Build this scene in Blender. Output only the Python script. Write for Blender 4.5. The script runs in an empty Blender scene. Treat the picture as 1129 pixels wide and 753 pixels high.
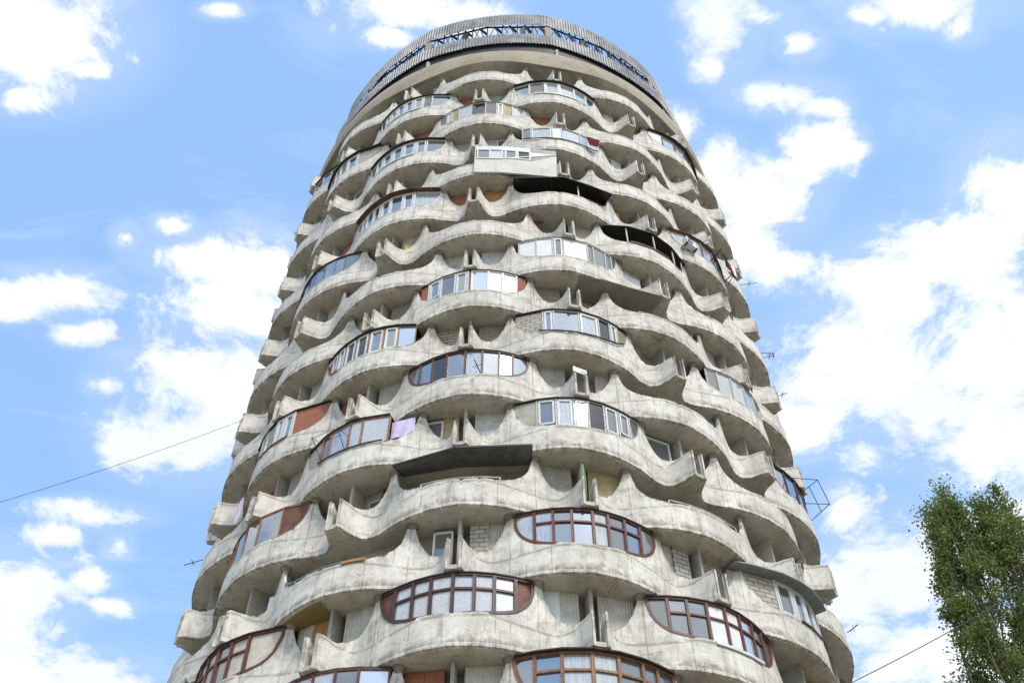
import bpy, bmesh, math, random
import numpy as np
from mathutils import Vector, Matrix, Euler
R_ = math.radians
random.seed(7); rng = np.random.default_rng(7); RF = random.Random(21)
scn = bpy.context.scene
COL = scn.collection

# ------------------------------------------------------------------ camera, world, sun
DIST, EYE = 42.69, 1.7
TH0, BAY, FLOOR = -0.1294, math.pi/10, 3.0
ZREF = 27.905 + EYE                 # top of the balcony dividers on floor number 0
cam = bpy.data.cameras.new('camera'); co = bpy.data.objects.new('camera', cam); COL.objects.link(co)
co.location = (0, -DIST, EYE); co.rotation_euler = (R_(90)+0.9171, 0, 0)
cam.sensor_width = 36; cam.lens = 38.0; cam.clip_start = .1; cam.clip_end = 6000
scn.camera = co
SUN_EL, SUN_AZ = R_(48), R_(28)     # azimuth measured from the camera's side of the tower towards its right
sdir = Vector((math.cos(SUN_EL)*math.sin(SUN_AZ), -math.cos(SUN_EL)*math.cos(SUN_AZ), math.sin(SUN_EL)))
sl = bpy.data.lights.new('sun', 'SUN'); so = bpy.data.objects.new('sun', sl); COL.objects.link(so)
sl.energy = 1.7; sl.angle = R_(14); sl.color = (1, .95, .86)
so.rotation_euler = (-sdir).to_track_quat('-Z', 'Y').to_euler(); so.location = (30, -60, 90)
scn.view_settings.view_transform = 'Standard'; scn.view_settings.look = 'None'
scn.view_settings.exposure = 0.78; scn.view_settings.gamma = 1.0

def link(o): COL.objects.link(o); return o

class NT:
    """small helper to write node graphs"""
    def __init__(s, tree): s.t = tree; s.n = tree.nodes; s.l = tree.links
    def new(s, typ, **kw):
        n = s.n.new(typ)
        for k, v in kw.items(): setattr(n, k, v)
        return n
    def put(s, sock, v):
        if isinstance(v, bpy.types.NodeSocket): s.l.new(v, sock)
        elif v is not None: sock.default_value = v
    def math(s, op, a, b=None, c=None, clamp=False):
        n = s.new('ShaderNodeMath', operation=op, use_clamp=clamp)
        for i, v in enumerate((a, b, c)):
            if v is not None: s.put(n.inputs[i], v)
        return n.outputs[0]
    def vmath(s, op, a, b=None):
        n = s.new('ShaderNodeVectorMath', operation=op); s.put(n.inputs[0], a)
        if b is not None: s.put(n.inputs[1], b)
        return n.outputs['Value'] if op in ('DOT_PRODUCT', 'LENGTH') else n.outputs[0]
    def comb(s, x, y, z):
        n = s.new('ShaderNodeCombineXYZ')
        for i, v in enumerate((x, y, z)): s.put(n.inputs[i], v)
        return n.outputs[0]
    def sep(s, v):
        n = s.new('ShaderNodeSeparateXYZ'); s.put(n.inputs[0], v); return n.outputs
    def noise(s, vec, scale, detail=4, rough=.55, dist=0):
        n = s.new('ShaderNodeTexNoise'); s.put(n.inputs['Vector'], vec)
        n.inputs['Scale'].default_value = scale; n.inputs['Detail'].default_value = detail
        n.inputs['Roughness'].default_value = rough; n.inputs['Distortion'].default_value = dist
        return n.outputs[0]
    def step(s, v, a, b, lo=0., hi=1.):
        n = s.new('ShaderNodeMapRange', interpolation_type='SMOOTHSTEP'); s.put(n.inputs[0], v)
        for i, q in zip((1, 2, 3, 4), (a, b, lo, hi)): n.inputs[i].default_value = q
        return n.outputs[0]
    def mix(s, f, a, b, mode='MIX'):
        n = s.new('ShaderNodeMix', data_type='RGBA', blend_type=mode); s.put(n.inputs[0], f)
        for i, v in ((6, a), (7, b)):
            s.put(n.inputs[i], v if isinstance(v, bpy.types.NodeSocket) else (*v, 1) if len(v) == 3 else v)
        return n.outputs[2]

# ---- sky: Nishita with a procedural cloud layer laid out on a flat cloud plane overhead (direction.xy / direction.z)
w = bpy.data.worlds.new('World'); scn.world = w; w.use_nodes = True
N = NT(w.node_tree); N.n.clear()
sky = N.new('ShaderNodeTexSky', sky_type='NISHITA', sun_disc=False, sun_elevation=SUN_EL)
sky.sun_rotation = math.pi - SUN_AZ; sky.air_density = 1.0; sky.dust_density = 1.2; sky.ozone_density = 1.6
dirv = N.new('ShaderNodeTexCoord').outputs['Generated']
dx, dy, dz = N.sep(dirv)[:3]
zc = N.math('MAXIMUM', dz, .04)
plane = N.comb(N.math('DIVIDE', dx, zc), N.math('DIVIDE', dy, zc), 0.)
# cloud centres: azimuth and elevation of each heap in degrees come from this table of plane positions
F_, P_ = 1191.76, .9171
def to_plane(px, py):
    x = (px-564.5)/F_; u = -(py-376.5)/F_
    d = (x, math.cos(P_)-u*math.sin(P_), math.sin(P_)+u*math.cos(P_)); return np.array([d[0]/d[2], d[1]/d[2]])
CLOUDS = [(35,40,105,68),(10,10,60,60),(100,78,30,14),(28,108,34,16),(62,322,60,24),(95,368,32,14),(116,424,24,14),(20,340,30,14),
 (228,285,66,24),(285,300,60,42),(255,350,75,45),(215,410,85,48),(240,455,60,50),(200,430,50,60),(200,480,82,50),(150,490,40,26),(270,430,70,80),
 (15,655,70,44),(10,700,60,50),(110,568,52,15),(85,560,44,12),(100,640,26,14),(125,668,26,12),(60,590,30,14),(130,600,16,16),
 (455,12,70,26),(505,20,60,24),(430,40,30,12),(245,12,26,10),(190,250,22,12),(140,262,16,14),
 (800,35,38,55),(836,18,44,16),(785,75,22,20),(882,48,26,20),(860,105,56,20),(905,118,30,16),(905,160,36,34),(925,165,26,14),(880,190,36,16),
 (835,225,62,44),(790,200,36,40),(870,290,28,16),(820,280,50,34),(750,140,20,20),
 (1010,10,84,24),(1060,30,24,18),(960,18,34,12),
 (1108,215,52,56),(1085,250,44,30),(1040,290,90,40),(985,330,84,58),(925,385,60,44),(1000,420,120,90),(1095,400,80,130),(890,470,60,36),(900,430,46,20),
 (1100,480,90,70),(960,500,40,22),
 (1000,640,110,70),(940,670,70,60),(1060,610,80,50),(1120,600,60,60),(930,560,24,30),(1050,720,160,60),(40,745,120,30)]
fld = None
for (cx, cy, rx, ry) in CLOUDS:
    c0 = to_plane(cx, cy); J = np.stack([(to_plane(cx+1, cy)-c0)*rx*1.2, (to_plane(cx, cy+1)-c0)*ry*1.2], 1)
    I = np.linalg.inv(J)
    v = N.vmath('SUBTRACT', plane, (float(c0[0]), float(c0[1]), 0))
    a = N.vmath('DOT_PRODUCT', v, (float(I[0, 0]), float(I[0, 1]), 0)); b = N.vmath('DOT_PRODUCT', v, (float(I[1, 0]), float(I[1, 1]), 0))
    d = N.math('SUBTRACT', 1., N.math('SQRT', N.math('ADD', N.math('MULTIPLY', a, a), N.math('MULTIPLY', b, b))))
    fld = d if fld is None else N.math('SMOOTH_MAX', fld, d, .12)
# away from the part of the sky that the photograph shows, loose heaps continue
far = N.noise(plane, 1.6, 3, .5)
inview = N.math('SUBTRACT', 1.15, N.vmath('LENGTH', N.vmath('SUBTRACT', plane, (0, .85, 0))))
fld = N.math('MAXIMUM', N.math('MAXIMUM', fld, -1.), N.math('SUBTRACT', N.math('MULTIPLY', N.math('SUBTRACT', far, .42), 4.), N.math('MULTIPLY', N.step(inview, -.1, .25), 9.)))
n1 = N.noise(plane, 9., 11, .66, .5); n2 = N.noise(plane, 2.6, 4, .55); n3 = N.noise(plane, 24., 8, .7, .6)
f2 = N.math('ADD', N.math('MULTIPLY', fld, 1.3), N.math('ADD', N.math('MULTIPLY', N.math('SUBTRACT', n1, .5), 3.9), N.math('MULTIPLY', N.math('SUBTRACT', n3, .5), 1.7)))
mask = N.step(f2, -.22, 1.0)
wisp = N.math('MULTIPLY', N.step(N.noise(N.vmath('MULTIPLY', plane, (1.0, 2.2, 1)), 4.5, 7, .6, .8), .5, .85), .30)
veil = N.math('MULTIPLY', N.step(fld, -.6, .3), .14)
mask = N.math('MAXIMUM', mask, N.math('ADD', wisp, N.math('ADD', veil, 0.05)), clamp=True)
shade = N.step(n2, .35, .65)
white = N.mix(N.math('MULTIPLY', shade, .75), (8.3, 8.4, 8.6), (6.0, 6.5, 7.2))
blue = N.mix(1., sky.outputs[0], (2.7, 2.85, 2.85), 'MULTIPLY')
blue = N.mix(.6, blue, (2.0, 3.8, 6.9)); colr = N.mix(mask, blue, white)
bg = N.new('ShaderNodeBackground'); N.put(bg.inputs[0], colr); bg.inputs[1].default_value = .085
wo = N.new('ShaderNodeOutputWorld'); N.l.new(bg.outputs[0], wo.inputs[0])

# ------------------------------------------------------------------ materials
def mat(name, build, rough=.8, spec=.3, metal=0.):
    m = bpy.data.materials.new(name); m.use_nodes = True
    T = NT(m.node_tree); b = T.n['Principled BSDF']
    b.inputs['Roughness'].default_value = rough; b.inputs['Specular IOR Level'].default_value = spec; b.inputs['Metallic'].default_value = metal
    build(T, b); return m
def cyl(T):
    """unrolled tower coordinates: metres round the wall, radius, height"""
    g = T.new('ShaderNodeNewGeometry').outputs['Position']; x, y, z = T.sep(g)[:3]
    th = T.math('ARCTAN2', x, T.math('MULTIPLY', y, -1.)); r = T.math('SQRT', T.math('ADD', T.math('MULTIPLY', x, x), T.math('MULTIPLY', y, y)))
    return T.math('MULTIPLY', th, 14.5), r, z
def bump(T, b, h, dist=.02, strength=.6):
    n = T.new('ShaderNodeBump'); n.inputs['Distance'].default_value = dist; n.inputs['Strength'].default_value = strength
    T.put(n.inputs['Height'], h); T.l.new(n.outputs[0], b.inputs['Normal'])
def m_concrete(T, b, pale=(.73, .70, .635), mid=(.57, .54, .48), dirt=(.17, .145, .11), seams=True, grime=.62):
    s, r, z = cyl(T); V = T.comb(s, r, z)
    big = T.noise(V, .55, 5, .6, .4); med = T.noise(V, 2.4, 7, .68, .6); fine = T.noise(V, 11., 6, .7)
    streak = T.noise(T.comb(T.math('MULTIPLY', s, 5.), r, T.math('MULTIPLY', z, .40)), 1.7, 8, .68, .25)
    c = T.mix(T.step(T.math('ADD', T.math('MULTIPLY', big, .6), T.math('MULTIPLY', med, .4)), .38, .62), pale, mid)
    c = T.mix(T.math('MULTIPLY', T.step(med, .54, .72), .55), c, (mid[0]*.72, mid[1]*.72, mid[2]*.70))
    c = T.mix(T.math('MULTIPLY', T.step(streak, .55, .78), grime), c, dirt)
    c = T.mix(T.math('MULTIPLY', T.step(fine, .58, .70), .45), c, dirt)
    patch = T.noise(T.vmath('ADD', V, (31., 7., 3.)), 2.1, 9, .72, .2)
    c = T.mix(T.math('MULTIPLY', T.step(patch, .60, .63), .42), c, (mid[0]*.66, mid[1]*.65, mid[2]*.62))
    rst = T.noise(T.comb(T.math('MULTIPLY', s, 7.), T.math('ADD', r, 9.), T.math('MULTIPLY', z, .55)), 1.3, 4, .6)
    c = T.mix(T.math('MULTIPLY', T.step(rst, .66, .76), .55), c, (.23, .14, .075))
    c = T.mix(T.math('MULTIPLY', T.step(fine, .42, .30), .35), c, (pale[0]*1.12, pale[1]*1.12, pale[2]*1.12))
    if seams:
        at = T.new('ShaderNodeAttribute', attribute_name='seam').outputs['Fac']
        e = T.new('ShaderNodeAttribute', attribute_name='edge').outputs['Fac']
        c = T.mix(T.math('MULTIPLY', T.math('MULTIPLY', at, T.step(med, .32, .52)), .75), c, (.21, .185, .15))
        ee = T.math('MULTIPLY', e, T.step(T.math('ADD', T.math('MULTIPLY', streak, .5), T.math('MULTIPLY', med, .5)), .40, .58))
        c = T.mix(T.math('MULTIPLY', ee, .88), c, (.13, .105, .075))
    vor = T.new('ShaderNodeTexVoronoi', feature='DISTANCE_TO_EDGE'); T.put(vor.inputs['Vector'], T.vmath('ADD', V, T.comb(med, fine, big)))
    vor.inputs['Scale'].default_value = .55
    crack = T.math('MULTIPLY', T.step(vor.outputs['Distance'], .012, .003), T.step(big, .5, .56))
    c = T.mix(T.math('MULTIPLY', crack, .6), c, (.12, .11, .09))
    T.put(b.inputs['Base Color'], c)
    bump(T, b, T.math('ADD', T.math('MULTIPLY', med, .7), T.math('MULTIPLY', fine, .35)), .035, .55)
def flat(col, var=.25, scale=3., b2=.01):
    def f(T, b):
        s, r, z = cyl(T); V = T.comb(s, r, z); n = T.noise(V, scale, 6, .65, .4); g = T.noise(V, scale*6, 4, .6)
        k = T.math('ADD', T.math('MULTIPLY', n, .7), T.math('MULTIPLY', g, .3))
        c = T.mix(T.step(k, .35, .65), tuple(min(1, q*(1+var)) for q in col), tuple(q*(1-var) for q in col))
        T.put(b.inputs['Base Color'], c); bump(T, b, g, b2, .4)
    return f
def m_brick(c1, c2, mortar, bw=.26, bh=.085, herring=False, ms=.012):
    def f(T, b):
        s, r, z = cyl(T)
        wob = T.noise(T.comb(s, r, z), 2., 3)
        if herring:
            q = T.math('MULTIPLY', T.math('PINGPONG', s, .42), .8); zz = T.math('ADD', z, q)
        else: zz = z
        n = T.new('ShaderNodeTexBrick'); T.put(n.inputs['Vector'], T.comb(s, T.math('ADD', zz, T.math('MULTIPLY', wob, .05 if not herring else .2)), 0.))
        n.inputs['Color1'].default_value = (*c1, 1); n.inputs['Color2'].default_value = (*c2, 1); n.inputs['Mortar'].default_value = (*mortar, 1)
        n.inputs['Scale'].default_value = 1; n.inputs['Mortar Size'].default_value = ms; n.inputs['Brick Width'].default_value = bw; n.inputs['Row Height'].default_value = bh
        n.inputs['Mortar Smooth'].default_value = .25
        g = T.noise(T.comb(s, r, z), 6., 6, .65)
        T.put(b.inputs['Base Color'], T.mix(T.math('MULTIPLY', T.step(g, .45, .7), .45), n.outputs[0], tuple(q*.55 for q in c1)))
        bump(T, b, T.math('MULTIPLY', n.outputs['Fac'], -1.), .02, .9)
    return f
def m_corr(col, pitch=.11, dark=.6):
    def f(T, b):
        s, r, z = cyl(T); p = T.math('SINE', T.math('MULTIPLY', s, 2*math.pi/pitch))
        n = T.noise(T.comb(s, r, z), 2.5, 6, .6)
        c = T.mix(T.step(n, .4, .66), col, tuple(q*dark for q in col)); T.put(b.inputs['Base Color'], c); bump(T, b, p, .018, 1.)
    return f
def m_glass(tint, refl, curtain=None, fold=0.):
    def f(T, b):
        s, r, z = cyl(T); V = T.comb(s, r, z)
        n = T.noise(V, 1.1, 3)
        base = T.mix(n, tuple(q*.75 for q in tint), tuple(q*1.25 for q in tint))
        if curtain:
            p = T.noise(T.comb(T.math('MULTIPLY', s, 9.), 0., T.math('MULTIPLY', z, .8)), 1.5, 4) if not fold else T.noise(V, 13., 3, .7, 1.5)
            base = T.mix(T.step(p, .4, .6), curtain, tuple(q*.72 for q in curtain))
        T.put(b.inputs['Base Color'], base)
        gl = T.new('ShaderNodeBsdfGlossy'); gl.inputs['Roughness'].default_value = .03; gl.inputs[0].default_value = (.93, .97, 1, 1)
        bp = T.new('ShaderNodeBump'); bp.inputs['Distance'].default_value = .03; bp.inputs['Strength'].default_value = .25
        T.put(bp.inputs['Height'], T.noise(V, .9, 2)); T.l.new(bp.outputs[0], gl.inputs['Normal'])
        fr = T.new('ShaderNodeLayerWeight'); fr.inputs[0].default_value = .35
        mx = T.new('ShaderNodeMixShader'); T.put(mx.inputs[0], T.math('MULTIPLY_ADD', fr.outputs['Fresnel'], .35, refl, clamp=True))
        T.l.new(b.outputs[0], mx.inputs[1]); T.l.new(gl.outputs[0], mx.inputs[2])
        T.l.new(mx.outputs[0], T.n['Material Output'].inputs[0])
    return f
M = {}
M['concrete'] = mat('painted_concrete', m_concrete, .9, .2)
M['soffit'] = mat('darker_concrete', lambda T, b: m_concrete(T, b, (.56, .52, .45), (.41, .375, .315), (.12, .10, .075), False, .6), .95, .15)  # darker tone of the concrete for slab undersides, columns and posts
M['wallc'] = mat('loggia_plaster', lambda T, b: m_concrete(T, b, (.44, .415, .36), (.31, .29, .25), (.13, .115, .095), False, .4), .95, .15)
M['cornice'] = mat('cornice_concrete', lambda T, b: m_concrete(T, b, (.40, .35, .275), (.33, .285, .22), (.20, .165, .12), False, .35), .9, .2)
M['stain'] = mat('stained_capital', lambda T, b: m_concrete(T, b, (.30, .27, .23), (.17, .15, .125), (.06, .05, .04), False, .6), .95, .1)
M['dark'] = mat('dark_steel', flat((.025, .023, .022), .4), .6, .4)
M['black'] = mat('black_sheet', m_corr((.022, .021, .021), .12, .6), .45, .5)
M['roofdark'] = mat('bitumen_roof', flat((.035, .033, .031), .3), .7, .3)
M['roofbrown'] = mat('rusty_roof', flat((.10, .055, .038), .4), .7, .3)
M['roofgrey'] = mat('grey_metal_roof', flat((.20, .205, .20), .25), .5, .5)
M['greysoffit'] = mat('grey_awning', flat((.13, .132, .128), .3), .6, .4)
M['crown'] = mat('weathered_corrugated_steel', flat((.235, .232, .228), .42, .9), .55, .4, .25)
M['white'] = mat('white_frame', flat((.62, .62, .60), .12), .45, .4)
M['panel'] = mat('weathered_white_panel', lambda T, b: m_concrete(T, b, (.62, .60, .55), (.54, .515, .46), (.30, .26, .2), False, .3), .7, .3)
M['plainsoffit'] = mat('plain_brown_soffit', flat((.27, .24, .21), .15), .8, .2)
M['oldwhite'] = mat('flaking_white_frame', flat((.50, .48, .43), .3, 8.), .7, .3)
M['rust'] = mat('rust_wood_frame', flat((.30, .14, .07), .35, 6.), .7, .3)
M['brownd'] = mat('dark_brown_frame', flat((.065, .032, .026), .25, 6.), .5, .4)
M['redbrown'] = mat('red_brown_frame', flat((.115, .038, .025), .3, 6.), .5, .4)
M['oak'] = mat('orange_brown_frame', flat((.20, .095, .045), .3, 6.), .5, .4)
M['brick'] = mat('red_brick', m_brick((.42, .155, .09), (.33, .12, .07), (.30, .20, .15)), .9, .1)
M['block'] = mat('pale_block', m_brick((.47, .44, .38), (.38, .355, .30), (.20, .18, .15), .4, .2, ms=.02), .9, .1)
M['stone'] = mat('rough_stone', m_brick((.40, .35, .27), (.30, .26, .195), (.15, .125, .09), .30, .11, True, .022), .95, .1)
M['corrw'] = mat('cream_corrugated', m_corr((.66, .64, .56), .10, .8), .6, .3)
M['corrg'] = mat('grey_corrugated', m_corr((.42, .43, .42), .12, .75), .6, .3)
M['orange'] = mat('orange_board', flat((.40, .20, .085), .22), .8, .2)
M['planks'] = mat('wood_planks', m_brick((.36, .27, .17), (.42, .38, .32), (.12, .09, .06), 3., .2, ms=.02), .8, .2)
M['sheet'] = mat('plastic_sheet', flat((.52, .53, .52), .2, 4., .05), .3, .5)
M['paper'] = mat('white_board', flat((.68, .69, .70), .08), .5, .4)
M['beige'] = mat('beige_board', flat((.52, .48, .40), .12), .6, .3)
M['tan'] = mat('tan_board', flat((.38, .31, .17), .2), .7, .3)
M['greyp'] = mat('grey_board', flat((.19, .185, .18), .2), .7, .3)
M['brownp'] = mat('brown_board', flat((.15, .065, .045), .25), .6, .3)
M['yellowsoft'] = mat('ochre_boards', m_brick((.52, .40, .17), (.46, .35, .15), (.25, .18, .08), 3., .25, ms=.015), .8, .2)
M['yellow'] = mat('yellow_board', flat((.50, .36, .11), .2), .7, .3)
M['green'] = mat('green_board', flat((.20, .30, .19), .2), .7, .3)
M['glass'] = mat('window_glass', m_glass((.06, .085, .11), .27), .1, .5)
M['darkpane'] = mat('dark_glass_and_opening_shade', m_glass((.012, .013, .014), .02), .1, .5)  # near-black pane: dark glass, and painted shade inside open casements
M['glassg'] = mat('grey_window_glass', m_glass((.11, .12, .125), .12), .1, .5)
M['glassb'] = mat('bright_window_glass', m_glass((.36, .37, .37), .42), .1, .5)
M['glassp'] = mat('curtained_glass', m_glass((.4, .45, .5), .18, (.40, .43, .44)), .1, .5)
M['lace'] = mat('lace_curtained_glass', m_glass((.4, .45, .5), .13, (.50, .52, .54), 1.), .1, .5)
M['teal'] = mat('teal_rail', flat((.16, .24, .25), .2), .5, .4)
M['railw'] = mat('pale_rail', flat((.50, .48, .45), .25), .5, .4)
M['railr'] = mat('rusty_rail', flat((.24, .12, .085), .3), .6, .4)
M['railg'] = mat('green_rail', flat((.10, .17, .10), .2), .6, .4)

# ------------------------------------------------------------------ geometry helpers
def P(th, r, z): return Vector((r*math.sin(th), -r*math.cos(th), z))
class MB:
    def __init__(s): s.v = []; s.f = []; s.m = []; s.att = {}
    def quadbox(s, c8, mi=0):
        """c8: 4 bottom then 4 top corners, same winding"""
        o = len(s.v); s.v += [Vector(p) for p in c8]
        for q in ((3,2,1,0), (4,5,6,7), (0,1,5,4), (1,2,6,5), (2,3,7,6), (3,0,4,7)): s.f.append([o+i for i in q]); s.m.append(mi)
    def bar(s, a, b, w, d, out, mi=0):
        a = Vector(a); b = Vector(b); t = (b-a).normalized(); o = (out - t*out.dot(t)).normalized(); sd = t.cross(o)
        s.quadbox([a-sd*w/2-o*d/2, a+sd*w/2-o*d/2, a+sd*w/2+o*d/2, a-sd*w/2+o*d/2, b-sd*w/2-o*d/2, b+sd*w/2-o*d/2, b+sd*w/2+o*d/2, b-sd*w/2+o*d/2], mi)
    def tube(s, pts, r, n=6, mi=0, r1=None):
        pts = [Vector(p) for p in pts]; o = len(s.v); L = len(pts)
        for i, p in enumerate(pts):
            t = (pts[min(i+1, L-1)]-pts[max(i-1, 0)]).normalized(); a = t.orthogonal().normalized() if abs(t.z) > .95 else t.cross(Vector((0, 0, 1))).normalized(); b = t.cross(a)
            rr = r if r1 is None else r+(r1-r)*i/(L-1)
            for k in range(n): q = 2*math.pi*k/n; s.v.append(p+(a*math.cos(q)+b*math.sin(q))*rr)
        for i in range(L-1):
            for k in range(n): s.f.append([o+i*n+k, o+i*n+(k+1) % n, o+(i+1)*n+(k+1) % n, o+(i+1)*n+k]); s.m.append(mi)
        s.f.append([o+k for k in range(n)][::-1]); s.f.append([o+(L-1)*n+k for k in range(n)]); s.m += [mi, mi]
    def prism(s, poly, off, mi=0):
        """polygon (list of points) extruded by the vector off"""
        o = len(s.v); n = len(poly); s.v += [Vector(p) for p in poly]; s.v += [Vector(p)+off for p in poly]
        s.f.append([o+i for i in range(n)][::-1]); s.f.append([o+n+i for i in range(n)]); s.m += [mi, mi]
        for i in range(n): j = (i+1) % n; s.f.append([o+i, o+j, o+n+j, o+n+i]); s.m.append(mi)
    def mesh(s, name, mats, smooth=False):
        me = bpy.data.meshes.new(name); me.from_pydata([tuple(v) for v in s.v], [], s.f)
        for m in mats: me.materials.append(M[m] if isinstance(m, str) else m)
        me.polygons.foreach_set('material_index', s.m)
        for k, vals in s.att.items():
            a = me.attributes.new(k, 'FLOAT', 'POINT'); a.data.foreach_set('value', vals + [0.]*(len(s.v)-len(vals)))
        bm = bmesh.new(); bm.from_mesh(me); bmesh.ops.recalc_face_normals(bm, faces=bm.faces); bm.to_mesh(me); bm.free()
        if smooth:
            me.polygons.foreach_set('use_smooth', [True]*len(me.polygons)); me.set_sharp_from_angle(angle=R_(35))
        me.update(); return me
def obj(name, me, parent=None, loc=(0, 0, 0), rz=0.):
    o = bpy.data.objects.new(name, me); link(o); o.location = loc; o.rotation_euler = (0, 0, rz)
    if parent: o.parent = parent
    return o
def tag(o, label, cat, group=None, kind=None):
    if label: o['label'] = label
    if cat: o['category'] = cat
    if group: o['group'] = group
    if kind: o['kind'] = kind
    return o

# ------------------------------------------------------------------ ground
g = MB(); S = 1500
g.v = [Vector(p) for p in ((-S, -S, 0), (S, -S, 0), (S, S, 0), (-S, S, 0))]; g.f = [[0, 1, 2, 3]]; g.m = [0]
def m_ground(T, b):
    V = T.new('ShaderNodeNewGeometry').outputs['Position']; n = T.noise(V, .06, 6, .6); f = T.noise(V, 2., 6, .7)
    T.put(b.inputs['Base Color'], T.mix(T.step(n, .42, .55), (.43, .39, .32), T.mix(f, (.17, .16, .09), (.24, .21, .13)))); bump(T, b, f, .05, .6)
M['ground'] = mat('ground_mix', m_ground, .95, .1)
tag(obj('ground', g.mesh('ground', ['ground'])), 'paved courtyard with patches of grass round the tower', None, None, 'structure')

# ------------------------------------------------------------------ the tower
tower = bpy.data.objects.new('apartment_tower', None); link(tower)
tag(tower, 'round concrete apartment tower with petal shaped balconies and corrugated steel crown', 'building')
WALL_R = 13.45

UU = [0, .2, .35, .5, .6, .68, .74, .80, .85, .885, .91, .925, .94]
RR = [15.03, 14.93, 14.77, 14.55, 14.38, 14.22, 14.15, 14.15, 14.27, 14.47, 14.74, 14.98, 15.18]
HU = [0, .28, .36, .43, .478, .516, .545, .565, .580, .636, .653, .675, .70, .74, .79, .85, .90, .94]
HH = [.17, .26, .34, .45, .60, .79, 1.02, 1.36, 1.74, 1.74, 1.46, 1.14, .93, .66, .48, .34, .27, .23]
CU = [0, .26, .40, .6, .76, .88, .94]; CH = [.10, .12, -.02, -.14, -.08, .08, .20]
def smoothed(xs, ys):
    g_ = np.linspace(0, .94, 377); v = np.interp(g_, xs, ys); k = np.array([1, 2, 3, 2, 1.]); k /= k.sum()
    w_ = np.concatenate([v[4:0:-1], v, [v[-1]]*4])
    for _ in range(5): w_[2:-2] = np.convolve(w_, k, 'valid'); 
    return g_, w_[4:-4]
_rx, _ry = smoothed(UU, RR); _cx, _cy = smoothed(CU, CH)
def prof_r(u): return float(np.interp(abs(u), _rx, _ry))
def prof_h(u): return float(np.interp(abs(u), HU, HH))
def prof_c(u): return float(np.interp(abs(u), _cx, _cy))
def plan(u, off=0.):
    """plan point on the parapet's outer line, moved inwards by off"""
    def q(v): r = prof_r(v); return Vector((r*math.sin(v*BAY), -r*math.cos(v*BAY), 0))
    e = .004; a = q(max(-.94, u-e)); b = q(min(.94, u+e)); t = (b-a).normalized(); n = Vector((t.y, -t.x, 0))
    p = q(u)
    if n.dot(p) < 0: n = -n
    return p - n*off, n
ZB, ZFL = -1.10, -.92

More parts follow.
